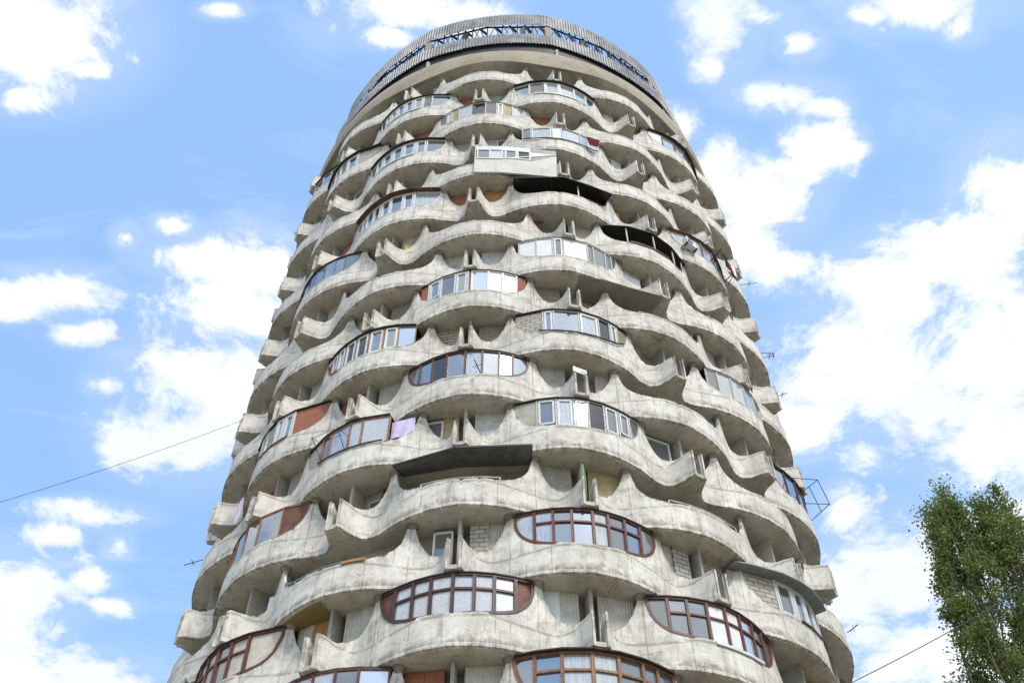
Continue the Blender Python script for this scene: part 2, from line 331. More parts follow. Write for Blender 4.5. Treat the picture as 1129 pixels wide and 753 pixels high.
def make_parapet(seed):
    rn = random.Random(seed)
    us = sorted(set([round(x, 4) for x in np.linspace(-.94, .94, 95)] + [s_*v for s_ in (-1, 1) for v in HU if v] +
                    [s_*v for s_ in (-1, 1) for v in (.3, .308, .292, .597, .605, .613)]))
    ph = [rn.uniform(0, 6.3) for _ in range(4)]; chips = [rn.uniform(-.9, .9) for _ in range(4)]
    js = [rn.uniform(-.014, .014)+.022*math.sin(u*9+ph[0])+.014*math.sin(u*23+ph[1])-sum(.075 for q in chips if abs(u-q) < .012) for u in us]
    mb = MB(); seam = []; edge = []
    side = 0.13 if seed % 2 else .27
    for i, u in enumerate(us):
        h = prof_h(u)+js[i]*.8; c = min(prof_c(u), h-.10); p, n = plan(u); T_ = .13
        lip = .03 if abs(u) < .52 else .03*max(0, (.60-abs(u))/.08)
        inset = .045*min(1., max(0., (abs(u)-.2)/.15))
        sv = max(1 if abs(abs(u)-.605) < .004 else 0, .9 if abs(abs(u)-.3) < .004 else 0, .5 if abs(u-(side-.2)) < .012 else 0)
        rows = [(ZB, lip, sv, .9), (ZB+.13, lip, sv, .25), (ZB+.16, 0, max(sv, .5), .8 if lip else .3), (ZB+.48, 0, sv, .14), (c-.09, 0, sv, .06), (c-.03, .006, 1, 0), (c+.03, -inset, 1, 0),
                (c+.10, -inset, sv, .25), (h-.10 if h-.10 > c+.12 else c+.12, -inset, sv, .36), (h, -inset-.01, sv, 1.)]
        zs = [x[0] for x in rows]
        for j in range(1, len(rows)):                         # keep rows in order where the wall is low
            if zs[j] < zs[j-1]+.01: zs[j] = zs[j-1]+.01
        for (z, o, s_, e_), zz in zip(rows, zs):
            mb.v.append(p + n*o + Vector((0, 0, zz))); seam.append(s_); edge.append(e_)
        top = zs[-1]
        for z, o, s_, e_ in ((top-.004, T_+inset*.6, 0, 1.), (ZFL, T_, 0, 0.), (ZB, T_, 0, .4)):
            mb.v.append(p - n*o + Vector((0, 0, z))); seam.append(s_); edge.append(e_)
    K = 13
    for i in range(len(us)-1):
        for j in range(K): mb.f.append([i*K+j, i*K+(j+1) % K, (i+1)*K+(j+1) % K, (i+1)*K+j]); mb.m.append(0)
    mb.f.append(list(range(K))[::-1]); mb.f.append([(len(us)-1)*K+j for j in range(K)]); mb.m += [0, 0]
    # dividers at both ends: thin upright plates running back from the horn
    for sg in (-1, 1):
        th = sg*.953*BAY; tv = Vector((math.cos(th), math.sin(th), 0))*.038; rad = Vector((math.sin(th), -math.cos(th), 0))
        q_ = rn.uniform(-.04, .04); prof = [(15.20, ZB-.004), (15.20, .23+q_), (15.12, .27+q_), (14.95, .19), (14.72, .08), (14.52, .0), (14.52, ZB-.004)]
        mb.prism([rad*r_+Vector((0, 0, z_))-tv for r_, z_ in prof], tv*2)
        seam += [0]*14; edge += [.3, 1, 1, .8, .5, .5, .3]*2
    # slab, out to the bay lines so that neighbours join
    su = list(np.linspace(-1, 1, 81)); o = len(mb.v)
    for u in su:
        th = u*BAY
        if abs(u) <= .935: p, n = plan(u, .06)
        else: p = P(th, 15.13, 0)
        q = P(th, WALL_R-.05, 0)
        for pp, z in ((q, ZB+.012), (p, ZB+.012), (p, ZFL), (q, ZFL)): mb.v.append(Vector((pp.x, pp.y, z))); seam.append(0); edge.append(.5 if pp is p else 0)
    for i in range(len(su)-1):
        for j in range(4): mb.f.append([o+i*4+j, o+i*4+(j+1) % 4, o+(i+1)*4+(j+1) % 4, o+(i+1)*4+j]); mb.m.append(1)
    mb.f.append([o+j for j in range(4)][::-1]); mb.f.append([o+(len(su)-1)*4+j for j in range(4)]); mb.m += [1, 1]
    mb.att = {'seam': seam, 'edge': edge}
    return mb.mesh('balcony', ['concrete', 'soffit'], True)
PARAPETS = [make_parapet(i) for i in range(13)]
# slender columns behind the peaks, with their mushroom capitals
def col_mesh(sg):
    mb = MB(); th = sg*.605*BAY; p = P(th, 14.22, 0)
    mb.tube([p+Vector((0, 0, ZFL)), p+Vector((0, 0, 1.78))], .085, 10)
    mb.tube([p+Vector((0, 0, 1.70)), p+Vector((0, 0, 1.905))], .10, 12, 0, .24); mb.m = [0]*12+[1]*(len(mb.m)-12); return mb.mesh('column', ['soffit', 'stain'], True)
COLM = [col_mesh(-1), col_mesh(1)]
def part_mesh():
    mb = MB(); th = BAY; tv = Vector((math.cos(th), math.sin(th), 0))*.06; rad = Vector((math.sin(th), -math.cos(th), 0))
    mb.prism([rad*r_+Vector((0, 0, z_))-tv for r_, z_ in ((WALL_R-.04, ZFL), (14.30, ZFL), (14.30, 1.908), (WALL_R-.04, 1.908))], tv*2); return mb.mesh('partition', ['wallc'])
PARTM = part_mesh()
def back_window(u0, u1, z0, z1):
    mb = MB(); a, b = u0*BAY, u1*BAY; r = WALL_R+.03
    pts = [P(a, r, z0), P(b, r, z0), P(b, r, z1), P(a, r, z1)]; n = P((a+b)/2, 1, 0)
    mb.prism(pts, n*.012, 1)
    for i in range(4): mb.bar(pts[i], pts[(i+1) % 4], .09, .09, n, 0)
    mb.bar((pts[0]+pts[1])/2, (pts[2]+pts[3])/2, .07, .08, n, 0)
    return mb.mesh('window', ['oldwhite', 'glassg'])
BACKS = {q: back_window(*v) for q, v in {'L': (-.92, -.66, -.85, 1.45), 'l': (-.52, -.2, -.1, 1.4), 'r': (.18, .5, -.1, 1.4), 'R': (.68, .92, -.85, 1.45)}.items()}

# ---- what stands in the scooped openings: infill walls
def infill_mesh(kind, sg, k):
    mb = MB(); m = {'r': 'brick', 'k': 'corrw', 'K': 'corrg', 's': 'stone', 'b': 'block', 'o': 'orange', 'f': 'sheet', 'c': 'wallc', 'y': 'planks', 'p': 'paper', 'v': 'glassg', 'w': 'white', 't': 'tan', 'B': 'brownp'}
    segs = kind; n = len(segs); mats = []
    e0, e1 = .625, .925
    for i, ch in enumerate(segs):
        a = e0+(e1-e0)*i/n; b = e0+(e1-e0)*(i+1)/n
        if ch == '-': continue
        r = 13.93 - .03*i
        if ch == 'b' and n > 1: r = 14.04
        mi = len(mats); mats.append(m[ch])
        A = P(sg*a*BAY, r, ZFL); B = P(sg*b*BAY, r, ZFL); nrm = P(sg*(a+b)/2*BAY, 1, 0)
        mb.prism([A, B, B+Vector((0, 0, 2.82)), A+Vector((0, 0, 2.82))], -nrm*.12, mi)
        if ch == 'v':
            mi2 = len(mats); mats.append('white')
            z0, z1 = .1, 1.65
            c4 = [Vector((A.x, A.y, z0)), Vector((B.x, B.y, z0)), Vector((B.x, B.y, z1)), Vector((A.x, A.y, z1))]
            for q in range(4): mb.bar(c4[q]+nrm*.02, c4[(q+1) % 4]+nrm*.02, .08, .07, nrm, mi2)
    return mb.mesh('infill_wall', mats)

# ---- glazed enclosures
PK = {'g': ('glass', 0), 'G': ('glass', 1), 'p': ('glassp', 0), 'Q': ('glassp', 1), 'l': ('lace', 0), 'd': ('darkpane', 0), 'D': ('darkpane', 1), 'h': ('glassg', 0), 'H': ('glassg', 1),
      'w': ('paper', 0), 'W': ('glassb', 0), 'e': ('beige', 0), 't': ('tan', 0), 'm': ('greyp', 0), 'o': ('brownp', 0), 'r': ('brick', 0), 'b': ('block', 0), 'c': ('wallc', 0), 'f': ('sheet', 0), 's': ('stone', 0)}
SOLID = 'rbcs'
def glazing(k, c, u, p, f='white', fw=.07, roof='roofdark', over=.14, tr=None, top=1.80, sash='white', low=None, out=0., label=None):
    """u: break positions round the bay, p: one letter per panel, tr: height of a transom rail in chosen panels"""
    loc = (0, 0, ZREF+FLOOR*k); rz = TH0+c*BAY
    fm = MB(); panes = []
    if len(p) != len(u)-1: print('GLAZING MISMATCH', k, c, len(p), len(u)-1); p = (p+'hhhh')[:len(u)-1]
    Q = [plan(x, .07-out)[0] for x in u]
    for i, ch in enumerate(p):
        a, b = Q[i], Q[i+1]; nrm = Vector((b.y-a.y, a.x-b.x, 0)).normalized()
        if nrm.dot(a) < 0: nrm = -nrm
        mt, sh = PK[ch]; ua, ub = u[i], u[i+1]
        def H(x):
            return max(prof_h(x)-.015, -9) if low is None else max(prof_h(x)-.015, low) if low > 0 else prof_h(x)+low
        nb = 7 if abs(prof_h(ua)-prof_h(ub)) > .12 else 3
        bot = []
        for t in np.linspace(0, 1, nb):
            x = ua+(ub-ua)*t; h = H(x)
            bot.append((a+(b-a)*float(t))+Vector((0, 0, min(h, top-.05))))
        if ch in SOLID:
            mb = MB(); mb.prism(bot+[b+Vector((0, 0, top)), a+Vector((0, 0, top))], -nrm*.10); panes.append((mb.mesh('infill_panel', [mt]), 'infill_panel')); 
            continue
        poly = bot+[b+Vector((0, 0, top)), a+Vector((0, 0, top))]
        # frame: posts, head, sill
        for q in range(len(poly)):
            s0, s1 = poly[q], poly[(q+1) % len(poly)]
            if (s1-s0).length > .02: fm.bar(s0, s1, fw, fw*1.1, nrm)
        rails = []
        if tr and (ch in 'lpwWeghdGHQDo'):
            zt = tr; 
            if zt > max(bot[0].z, bot[-1].z)+.1: fm.bar(Vector((a.x, a.y, zt)), Vector((b.x, b.y, zt)), fw*.75, fw, nrm)
        if sh:
            i_ = .10; t_ = (b-a).normalized()
            zz0 = max(bot[0].z, bot[-1].z)+.05
            c4 = [Vector((a.x, a.y, zz0))+t_*i_, Vector((b.x, b.y, zz0))-t_*i_, Vector((b.x, b.y, top-i_))-t_*i_, Vector((a.x, a.y, top-i_))+t_*i_]
            for q in range(4): fm.bar(c4[q]+nrm*.012, c4[(q+1) % 4]+nrm*.012, .075, .06, nrm, 1)
        tilt = random.uniform(-.012, .012)
        mb = MB(); mb.prism([v-nrm*(.012+tilt*(1 if v.z > 1 else -1)) for v in poly], -nrm*.012)
        panes.append((mb.mesh('window_pane', [mt]), 'window_pane'))
    go = obj('balcony_glazing', fm.mesh('balcony_glazing', [f, sash]), tower, loc, rz)
    for me, nm in panes: obj(nm, me, go)
    if roof:
        rb = MB(); outer = []; inner = []
        for x, q in zip(u, Q):
            n_ = q.normalized(); outer.append(q+n_*over); inner.append(n_*13.9)
        n = len(u); o = 0
        for j, (pa, pb) in enumerate(zip(outer, inner)):
            for pp, z in ((pb, top+.035), (pa, top+.015), (pa, top+.065), (pb, top+.085)): rb.v.append(Vector((pp.x, pp.y, z)))
        for i in range(n-1):
            for j in range(4): rb.f.append([i*4+j, i*4+(j+1) % 4, (i+1)*4+(j+1) % 4, (i+1)*4+j]); rb.m.append(0)
        rb.f.append([0, 1, 2, 3]); rb.f.append([(n-1)*4+j for j in range(4)]); rb.m += [0, 0]
        obj('roof_sheet', rb.mesh('roof_sheet', [roof]), go)
    return go

def rail(k, c, u0, u1, m, z=.12, posts=4, r=.022):
    mb = MB(); us = np.linspace(u0, u1, 14)
    mb.tube([plan(x, .06)[0]+Vector((0, 0, prof_h(x)+z)) for x in us], r)
    for x in np.linspace(u0, u1, posts): p = plan(x, .06)[0]; mb.tube([p+Vector((0, 0, prof_h(x)-.03)), p+Vector((0, 0, prof_h(x)+z))], r*.9)
    obj('handrail', mb.mesh('handrail', [m], True), balc[(k, c)])
def awning(k, c, us, m, z0=1.84, z1=1.45, out=.3, inn=.75, posts=(), pm='railw', edge='dark', edgeh=.05, rmin=0, zz=None, ri=0):
    mb = MB(); O = []; I = []
    for j_, x in enumerate(us): p = plan(x)[0]; n = p.normalized(); O.append(n*max(rmin, p.length+out)+Vector((0, 0, zz[j_] if zz else z1))); I.append((n*ri if ri else p-n*inn)+Vector((0, 0, z0)))
    for i in range(len(us)-1):
        a, b, c_, d = I[i], I[i+1], O[i+1], O[i]
        mb.quadbox([a, b, c_, d]+[q+Vector((0, 0, .03)) for q in (a, b, c_, d)], 0)
        mb.bar(d, c_, .035, edgeh, Vector((0, 0, 1)), 1)
    for i in (0, len(us)-1): mb.bar(I[i], O[i], .035, .05, Vector((0, 0, 1)), 1)
    o = obj('awning', mb.mesh('awning', [m, edge]), balc[(k, c)])
    if posts:
        for x in posts: pb = MB(); p = plan(x, .05)[0]; pb.bar(p+Vector((0, 0, prof_h(x)-.02)), p+Vector((0, 0, z1+(z0-z1)*.3)), .06, .06, p.normalized()); obj('awning_post', pb.mesh('awning_post', [pm]), balc[(k, c)])

INFILL = {  # (floor, bay): (left scoop, right scoop); letters from infill_mesh, '-' leaves a gap
 (12,0): ('', ''), (12,2): ('', ''), (11,-1): ('r', 'r'), (11,1): ('K', 'Kw'), (11,3): ('', ''), (10,-2): ('', 'r'), (10,0): ('rr', 'r'), (10,2): ('', ''),
 (9,-1): ('v', 'c'), (9,1): ('vf', 'vw'), (9,3): ('', ''), (8,0): ('', ''), (8,-2): ('', ''), (8,2): ('', ''), (7,-1): ('r', 'r'), (7,1): ('o', 'o-'), (7,-3): ('', ''),
 (6,0): ('', 'B-'), (6,2): ('c', ''), (5,-1): ('', 'c'), (5,1): ('f', 'pf'), (5,-3): ('v', 'v'), (4,0): ('s', 's'), (4,-2): ('', 'c'), (4,2): ('', ''), (3,-1): ('yc', 'y'), (3,1): ('s', 's-'), (3,3): ('', ''),
 (2,0): ('c', 'c'), (2,-2): ('c', 'r'), (2,2): ('', 'c-'), (1,-1): ('c', 'vt'), (1,1): ('f', 'h'.replace('h', 'v')), (1,3): ('', ''), (1,-3): ('', 'r'),
 (0,0): ('', 'c'), (0,2): ('t', ''), (0,-2): ('c', ''), (-1,-1): ('c-', '-v'), (-1,1): ('kb', 'kb'), (-1,3): ('b', ''), (-1,-3): ('', ''), (-2,0): ('kk', 'pk'), (-2,-2): ('', 'ko'), (-2,2): ('k', ''), (-2,4): ('o', ''),
 (-3,-1): ('', 'rr'), (-3,1): ('k', ''), (0,4): ('', ''), (2,4): ('', '')}
balc = {}; cnt = 0
for k in range(12, -5, -1):
    for c in ((-4, -2, 0, 2, 4) if k % 2 == 0 else (-3, -1, 1, 3, 5)):
        loc = (0, 0, ZREF+FLOOR*k); rz = TH0+c*BAY
        b = obj('balcony', PARAPETS[(cnt*5) % 13], tower, loc, rz); balc[(k, c)] = b; cnt += 1
        obj('column', COLM[0], b); obj('column', COLM[1], b); obj('partition', PARTM, b)
        L_, Rr = INFILL.get((k, c), ('', ''))
        if abs(c-.5) < 3 and k > -3:
            if not L_ and RF.random() < .30: L_ = RF.choice(['c', 'c-', 'v', 'bc', 'r', 'yc'])
            if not Rr and RF.random() < .30: Rr = RF.choice(['c', '-c', 'v', 'b', 'vc', 'kc'])
        for q in 'lr' + ('' if L_ else 'L') + ('' if Rr else 'R'): obj('window', BACKS[q], b)
        if L_: obj('infill_wall', infill_mesh(L_, -1, k), b)
        if Rr: obj('infill_wall', infill_mesh(Rr, 1, k), b)

# core wall
cw = MB(); n = 120; zt = ZREF+FLOOR*13-1.1
for i in range(n):
    a = 2*math.pi*i/n
    for z in (0, zt+.6): cw.v.append(P(a, WALL_R, z))
for i in range(n): j = (i+1) % n; cw.f.append([2*i, 2*j, 2*j+1, 2*i+1]); cw.m.append(0)
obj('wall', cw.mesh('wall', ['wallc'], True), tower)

G = glazing
U8 = [-.56, -.44, -.30, -.15, 0, .15, .30, .44, .56]
# floor 11
G(11,-1,[-.50,-.40,-.30,-.18,-.05,.08,.22,.33,.57],'dDGGGGmg'[:8],'white',.06)
G(11,1,[-.57,-.36,-.16,.04,.24,.42,.57],'gmQWWg','white',.09,over=.22)
G(11,3,[-.56,-.36,-.16,.04,.24,.44,.57],'wWWWgh','redbrown',.07,over=.2)
G(11,-3,[.1,.3,.45,.56],'hgh','oldwhite',.06)
# floor 10
G(10,0,[-.56,-.45,-.36,-.27,-.10,.08,.22,.31,.42,.57],'mQtpdmQtW'[:9],'oldwhite',.06,roof='roofdark',over=.06)
G(10,-2,[-.5,-.36,-.2,-.06,.06,.24,.56],'ddGmGc','white',.06,over=.2)
# floor 9
G(9,-1,[-.52,-.40,-.28,-.12,.04,.20,.34,.56],'hGGGGGh','white',.07,over=.2)
G(9,1,[-.46,-.36,-.10,.02,.26,.36,.55],'hQwWpf','oldwhite',.06,roof=None)
# floor 7
G(7,-1,[-.56,-.46,-.36,-.26,-.14,0,.14,.28,.57],'hGgDGgGp'[:8],'white',.08,roof='roofbrown',over=.32)
G(7,3,[-.57,-.34,-.14,.06],'ppp','oak',.09,roof='roofbrown',over=.15)
G(7,3,[.06,.2,.34,.46,.56],'dhdh','dark',.06,roof='roofdark',over=.1)
# floor 6
G(6,-2,[-.56,-.42,-.28,-.14,0,.14,.28,.40,.57],'gggdgggh','brownd',.035,over=.05)
# floor 5
G(5,1,[-.52,-.34,-.17,-.06,.20,.27,.42,.50,.57],'wwHwhhhh','oldwhite',.06,over=.05)
# floor 4
G(4,0,[-.54,-.44,-.30,-.15,-.02,.02,.18,.32,.46,.56],'rGhGrWwWr','white',.075,over=.08)
# floor 3
G(3,-1,[-.57,-.48,-.38,-.27,-.13,.02,.17,.31,.47],'HDGDDGGW','rust',.05,over=.12)
G(3,1,[-.56,-.30,-.20,.04,.24,.36,.45,.57],'bGgQdGs','oldwhite',.06,over=.1)
G(3,3,[-.50,-.38,-.22,-.04,.14,.34,.54],'hppppg','oldwhite',.06,over=.06)
# floor 2
G(2,0,[-.57,-.44,-.31,-.17,0,.15,.30,.42,.56],'hgdgpWWg','redbrown',.085,over=.08)
G(2,-2,[-.46,-.30,-.16,.0,.10,.22,.57],'cGcGGr','white',.07,over=.1)
G(2,4,[-.56,-.38,-.2,-.02,.16,.34,.56],'gghdhd','brownd',.06,over=.08)
# floor 1
G(1,-1,[-.56,-.34,-.24,-.02,.10,.34],'chpll','rust',.07,over=.1,sash='oldwhite')
G(1,1,[-.57,-.38,-.22,-.07,.06,.20,.34,.46,.57],'cHQQdHHh','oldwhite',.06,over=.1)
# floor 0
G(0,-2,[-.52,-.40,-.26,-.08,.10,.34,.57],'hggggo','rust',.05,roof='roofbrown',over=.02)
# floor -1
G(-1,1,[-.565,-.42,-.28,-.14,.02,.14,.28,.42,.56],'ppggphgh','redbrown',.10,tr=1.25,over=.1)
G(-1,3,[-.70,-.58,-.30,-.12,.02,.18,.32],'cbHGHGG'[:6],'white',.075,roof='roofgrey',over=.5,top=1.70)
# floor -2
G(-2,0,[-.575,-.45,-.30,-.16,0,.15,.29,.44,.565],'ollllllo','brownd',.115,tr=1.2,over=.1)
G(-2,-2,[-.54,-.42,-.30,-.15,.0,.14,.30,.57],'gweeheo'.replace('o','e'),'redbrown',.115,tr=1.2,over=.12)
G(-2,2,[-.575,-.43,-.29,-.14,.01,.15,.29,.42,.56],'hhhwwWhh','redbrown',.10,tr=1.2,over=.1)
# floor -3
G(-3,-1,[-.56,-.42,-.28,-.12,.04,.20,.36,.56],'oggllhWo'[:7],'redbrown',.08,tr=1.2,over=.05)
G(-3,1,[-.575,-.44,-.26,-.06,.12,.30,.42,.565],'ggpphhh','oak',.11,tr=1.15,over=.2)
G(-3,3,[-.56,-.3,0,.3,.56],'pgpg','redbrown',.08,tr=1.2,over=.1)

# open balconies with rails and awnings
rail(6,0,-.26,.10,'railr'); rail(6,2,-.30,.45,'railr'); rail(5,-1,-.1,.4,'railg',.06); rail(4,2,-.3,.35,'railw',.1); rail(4,-2,-.4,.0,'railw',.1); rail(2,2,-.25,.4,'railg',.12,5,.03)
rail(0,0,-.32,.32,'railw',.12,4,.03); rail(0,2,-.3,.4,'railw',.14,5,.03); rail(-1,-1,-.5,.12,'teal',.12,5,.035); rail(7,1,-.05,.45,'railr'); rail(0,-2,-.4,.2,'teal',.05,4,.04); rail(1,3,-.4,.2,'railr'); rail(5,3,-.3,.3,'railw')
rail(3,5,-.3,.3,'railr'); rail(8,2,-.2,.2,'railw',.08)
awning(7,1,[-.57,-.02,.26,.54],'black',1.84,1.3,.3,.6,(.16,),rmin=15.2,zz=[1.0,1.3,1.2,.95],ri=13.7); awning(6,2,[-.55,-.28,0,.28,.56],'black',1.84,1.62,.10,.95,(-.3,.02,.32,.5))
awning(0,0,[-.54,-.02,.57],'greysoffit',1.84,1.50,.35,.55,(),'railw','dark',.09,rmin=15.15,zz=[1.32,1.5,1.74],ri=14.0)

# refurbished white box on floor 8
def white_box():
    k, c = 8, 0; b = balc[(k, c)]; mb = MB()
    us = [0.0, .30, .93]; out = [0.10, .16, .05]
    def q(i, z): p = plan(min(us[i], .6) if us[i] < .6 else .9)[0]; th = us[i]*BAY; r = (15.2, 15.06, 14.95)[i]; return P(th, r, z)
    for i in (0, 1):
        a, d = q(i, ZB-.02), q(i+1, ZB-.02); zt0, zt1 = (.38, .30) if i == 0 else (.30, 1.0)
        zt0 = .32; zt1 = .32 if i == 0 else 1.3
        n = (a+d).normalized(); n.z = 0
        mb.prism([a, d, d+Vector((0, 0, zt1-ZB)), a+Vector((0, 0, zt0-ZB))], -n*.10)
    # side cheek towards the left half
    a = q(0, ZB-.02); rad = Vector((a.x, a.y, 0)).normalized(); t = Vector((rad.y, -rad.x, 0))*.06
    mb.prism([a, a-rad*1.2, a-rad*1.2+Vector((0, 0, 2.85)), a+Vector((0, 0, 2.85))], t)
    o = obj('white_enclosure', mb.mesh('white_enclosure', ['panel']), tower, (0, 0, ZREF+FLOOR*k), TH0+c*BAY)
    fm = MB(); pts = [q(0, 0), q(1, 0)]; P4 = [(0, .30, 0, 'glassg'), (.30, .58, 0, 'glassb')]
    segs = [(.02, .16, 'glassg'), (.16, .30, 'glassb'), (.34, .46, 'glassg'), (.48, .62, 'darkpane')]
    for a_, b_, m_ in segs:
        def pos(u_):
            if u_ <= .3: return q(0, 0).lerp(q(1, 0), u_/.3)
            return q(1, 0).lerp(q(2, 0), (u_-.3)/.63)
        A, B = pos(a_), pos(b_); n = (A+B).normalized(); z0 = .36+(0 if a_ < .3 else .12); z1 = 1.35
        c4 = [A+Vector((0, 0, z0)), B+Vector((0, 0, z0)), B+Vector((0, 0, z1)), A+Vector((0, 0, z1))]
        pb = MB(); pb.prism(c4, -n*.03); obj('window_pane', pb.mesh('window_pane', [m_]), o)
        for i in range(4): fm.bar(c4[i], c4[(i+1) % 4], .09, .09, n)
    # upper fascia
    for i, (a_, b_) in enumerate(((0, 1), (1, 2))):
        A, B = q(a_, 1.36), q(b_, 1.36); n = (A+B); n.z = 0; n.normalize()
        fm.prism([A, B, B+Vector((0, 0, .45)), A+Vector((0, 0, .45))], -n*.08)
        fm.prism([q(a_, .32), q(b_, .32 if i == 0 else 1.3), q(b_, .40 if i == 0 else 1.38), q(a_, .40)], n*.03)
    for z in (.66,):
        A, B = q(1, .4).lerp(q(2, .4), .52), q(2, .4); n = (A+B); n.z = 0; n.normalize(); fm.prism([Vector((A.x, A.y, .3)), Vector((B.x, B.y, 1.2)), Vector((B.x, B.y, 1.8)), Vector((A.x, A.y, 1.8))], -n*.06)
    obj('window_frame', fm.mesh('window_frame', ['white']), o)
white_box()

# flat boards nailed under the right half of one balcony on floor 5
mb = MB(); o_ = [P(.1*BAY, 14.9, 0), P(.35*BAY, 14.95, 0), P(.66*BAY, 14.95, 0), P(.98*BAY, 15.16, 0), P(.98*BAY, 13.6, 0), P(.1*BAY, 13.6, 0)]
mb.prism([p+Vector((0, 0, ZB-.05)) for p in o_], Vector((0, 0, .035))); obj('soffit_board', mb.mesh('soffit_board', ['plainsoffit']), balc[(5, 1)])
mb = MB(); o_ = [plan(u, .16)[0] for u in (-.52, -.40, -.28, -.16, -.04)]+[P(-.04*BAY, 13.6, 0), P(-.52*BAY, 13.6, 0)]
mb.prism([p+Vector((0, 0, ZB-.03)) for p in o_], Vector((0, 0, .03))); obj('soffit_board', mb.mesh('soffit_board', ['yellowsoft']), balc[(-1, -1)])
# white sills on two lower enclosures
def sill(k, c, u0, u1, m='white', z=-.03, h=.10):
    mb = MB(); us = np.linspace(u0, u1, 12)
    for a, b in zip(us[:-1], us[1:]):
        A, B = plan(a, -.02)[0], plan(b, -.02)[0]; n = (A+B).normalized()
        mb.quadbox([A+Vector((0, 0, prof_h(a)+z-h)), B+Vector((0, 0, prof_h(b)+z-h)), B+n*.05+Vector((0, 0, prof_h(b)+z-h)), A+n*.05+Vector((0, 0, prof_h(a)+z-h)),
                    A+Vector((0, 0, prof_h(a)+z)), B+Vector((0, 0, prof_h(b)+z)), B+n*.05+Vector((0, 0, prof_h(b)+z)), A+n*.05+Vector((0, 0, prof_h(a)+z))])
    obj('window_sill', mb.mesh('window_sill', [m]), balc[(k, c)])
sill(-2,2,-.12,.34); sill(11,1,-.3,.4); sill(11,-1,-.35,.2); sill(9,-1,-.3,.2); sill(-1,-1,.12,.30,'orange',.02,.10); sill(6,2,-.28,.2,'brownp',.03,.06)
sill(3,1,-.34,.5,'dark',.02,.04); sill(1,-1,-.34,.3,'dark',.02,.04); sill(9,1,-.45,.5,'dark',.02,.04); sill(2,-2,-.3,.2,'brownp',.0,.05); sill(-1,3,-.1,.5,'dark',.0,.05)

# ------------------------------------------------------------------ cornice and crown
def ring(name, prof, mats, rfun=lambda th: 1., n=240, th0=0., smooth=True, parent=tower, mi=None, closed=True):
    mb = MB(); K = len(prof)
    for i in range(n):
        th = 2*math.pi*i/n+TH0
        for r, z in prof:
            dz = 0
            if callable(z): z = z(th)
            mb.v.append(P(th, r*rfun(th), z))
    for i in range(n):
        j = (i+1) % n
        for q in range(K if closed else K-1): mb.f.append([i*K+q, i*K+(q+1) % K, j*K+(q+1) % K, j*K+q]); mb.m.append(mi[q] if mi else 0)
    return obj(name, mb.mesh(name, mats, smooth), parent)
def poly_r(th, blend=.22, off=1.):
    """softened ten sided plan with its corners on the odd bay lines"""
    a = (th-TH0)/BAY; d = ((a-off+1) % 2)-1           # -1..1, corner at 0
    pr = math.cos(BAY)/math.cos((1-abs(d))*BAY); return 1-(1-pr)*blend
E0 = EYE
wave = lambda th: 66.25+E0+.27*math.cos((th-TH0)/BAY*math.pi)
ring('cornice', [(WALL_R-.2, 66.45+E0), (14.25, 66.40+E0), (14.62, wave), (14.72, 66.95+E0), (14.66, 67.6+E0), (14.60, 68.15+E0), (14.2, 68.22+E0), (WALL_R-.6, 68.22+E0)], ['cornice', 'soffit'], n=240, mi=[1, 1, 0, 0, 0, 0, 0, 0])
ring('recess_shade_drum', [(14.05, 68.2+E0), (14.1, 71.7+E0), (13.7, 71.7+E0), (13.7, 68.2+E0)], ['dark'], rfun=lambda th: poly_r(th))  # near-black colour paints the shade of the recess below the lower ring
def corrugated(name, r, z0, z1, off=1.):
    mb = MB(); nper = 420; n = nper*4; w4 = (0, 1, 1, 0)
    for i in range(n):
        th = 2*math.pi*i/n+TH0; s = w4[i % 4]*.07; panel = int(i/4/7); jz = ((panel*7919) % 13-6)*.008; rr = r*poly_r(th)-s
        tz = (0, .07, .07, 0)[i % 4]
        for dr, z in ((0, z0-jz+tz*.6), (0, z1+jz), (-.02, z1+jz), (-.02, z0-jz+tz*.6)): mb.v.append(P(th, rr+dr, z+E0))
    for i in range(n):
        j = (i+1) % n
        for q in range(4): mb.f.append([i*4+q, i*4+(q+1) % 4, j*4+(q+1) % 4, j*4+q]); mb.m.append(0)
    return obj(name, mb.mesh(name, ['crown']), tower)
corrugated('corrugated_ring', 14.35, 70.45, 72.05)
corrugated('corrugated_ring', 13.95, 74.75, 76.75)
# steel skeleton between the two rings, one part per bay, and concrete piers
def truss_mesh():
    mb = MB(); 
    def q(u, r, z): th = u*BAY; return P(th, r*poly_r(th+TH0+BAY*0)*1., z+E0)
    up = Vector((0, 0, 1))
    for z, r in ((71.6, 14.0), (75.0, 13.75), (76.3, 13.6)):
        for a, b in ((-1, 0), (0, 1)): mb.bar(q(a, r, z), q(b, r, z), .10, .10, up)
    nseg = 8
    for i in range(nseg):
        a = -1+2*i/nseg; b = a+2/nseg; m = (a+b)/2
        mb.bar(q(a, 13.95, 71.6), q(m, 13.75, 75.0), .055, .055, up); mb.bar(q(m, 13.75, 75.0), q(b, 13.95, 71.6), .055, .055, up)
        mb.bar(q(a, 13.8, 69.5), q(a, 13.65, 76.4), .07, .07, q(a, 1, 0))
        mb.bar(q(m, 13.7, 74.95), q(m+.10, 13.55, 74.35), .26, .16, q(a, 1, 0))
        if i % 2: mb.bar(q(a+.02, 13.8, 74.9), q(a+.09, 13.6, 74.0), .05, .05, up)
    for u0 in (-.42, .55): mb.quadbox([q(u0+dx_, r_, z_) for z_ in (73.5, 74.9) for dx_, r_ in ((0, 13.5), (.09, 13.5), (.09, 13.75), (0, 13.75))])
    return mb.mesh('crown_truss', ['dark'])
TR = truss_mesh()
pm = MB(); t_ = Vector((1, 0, 0))
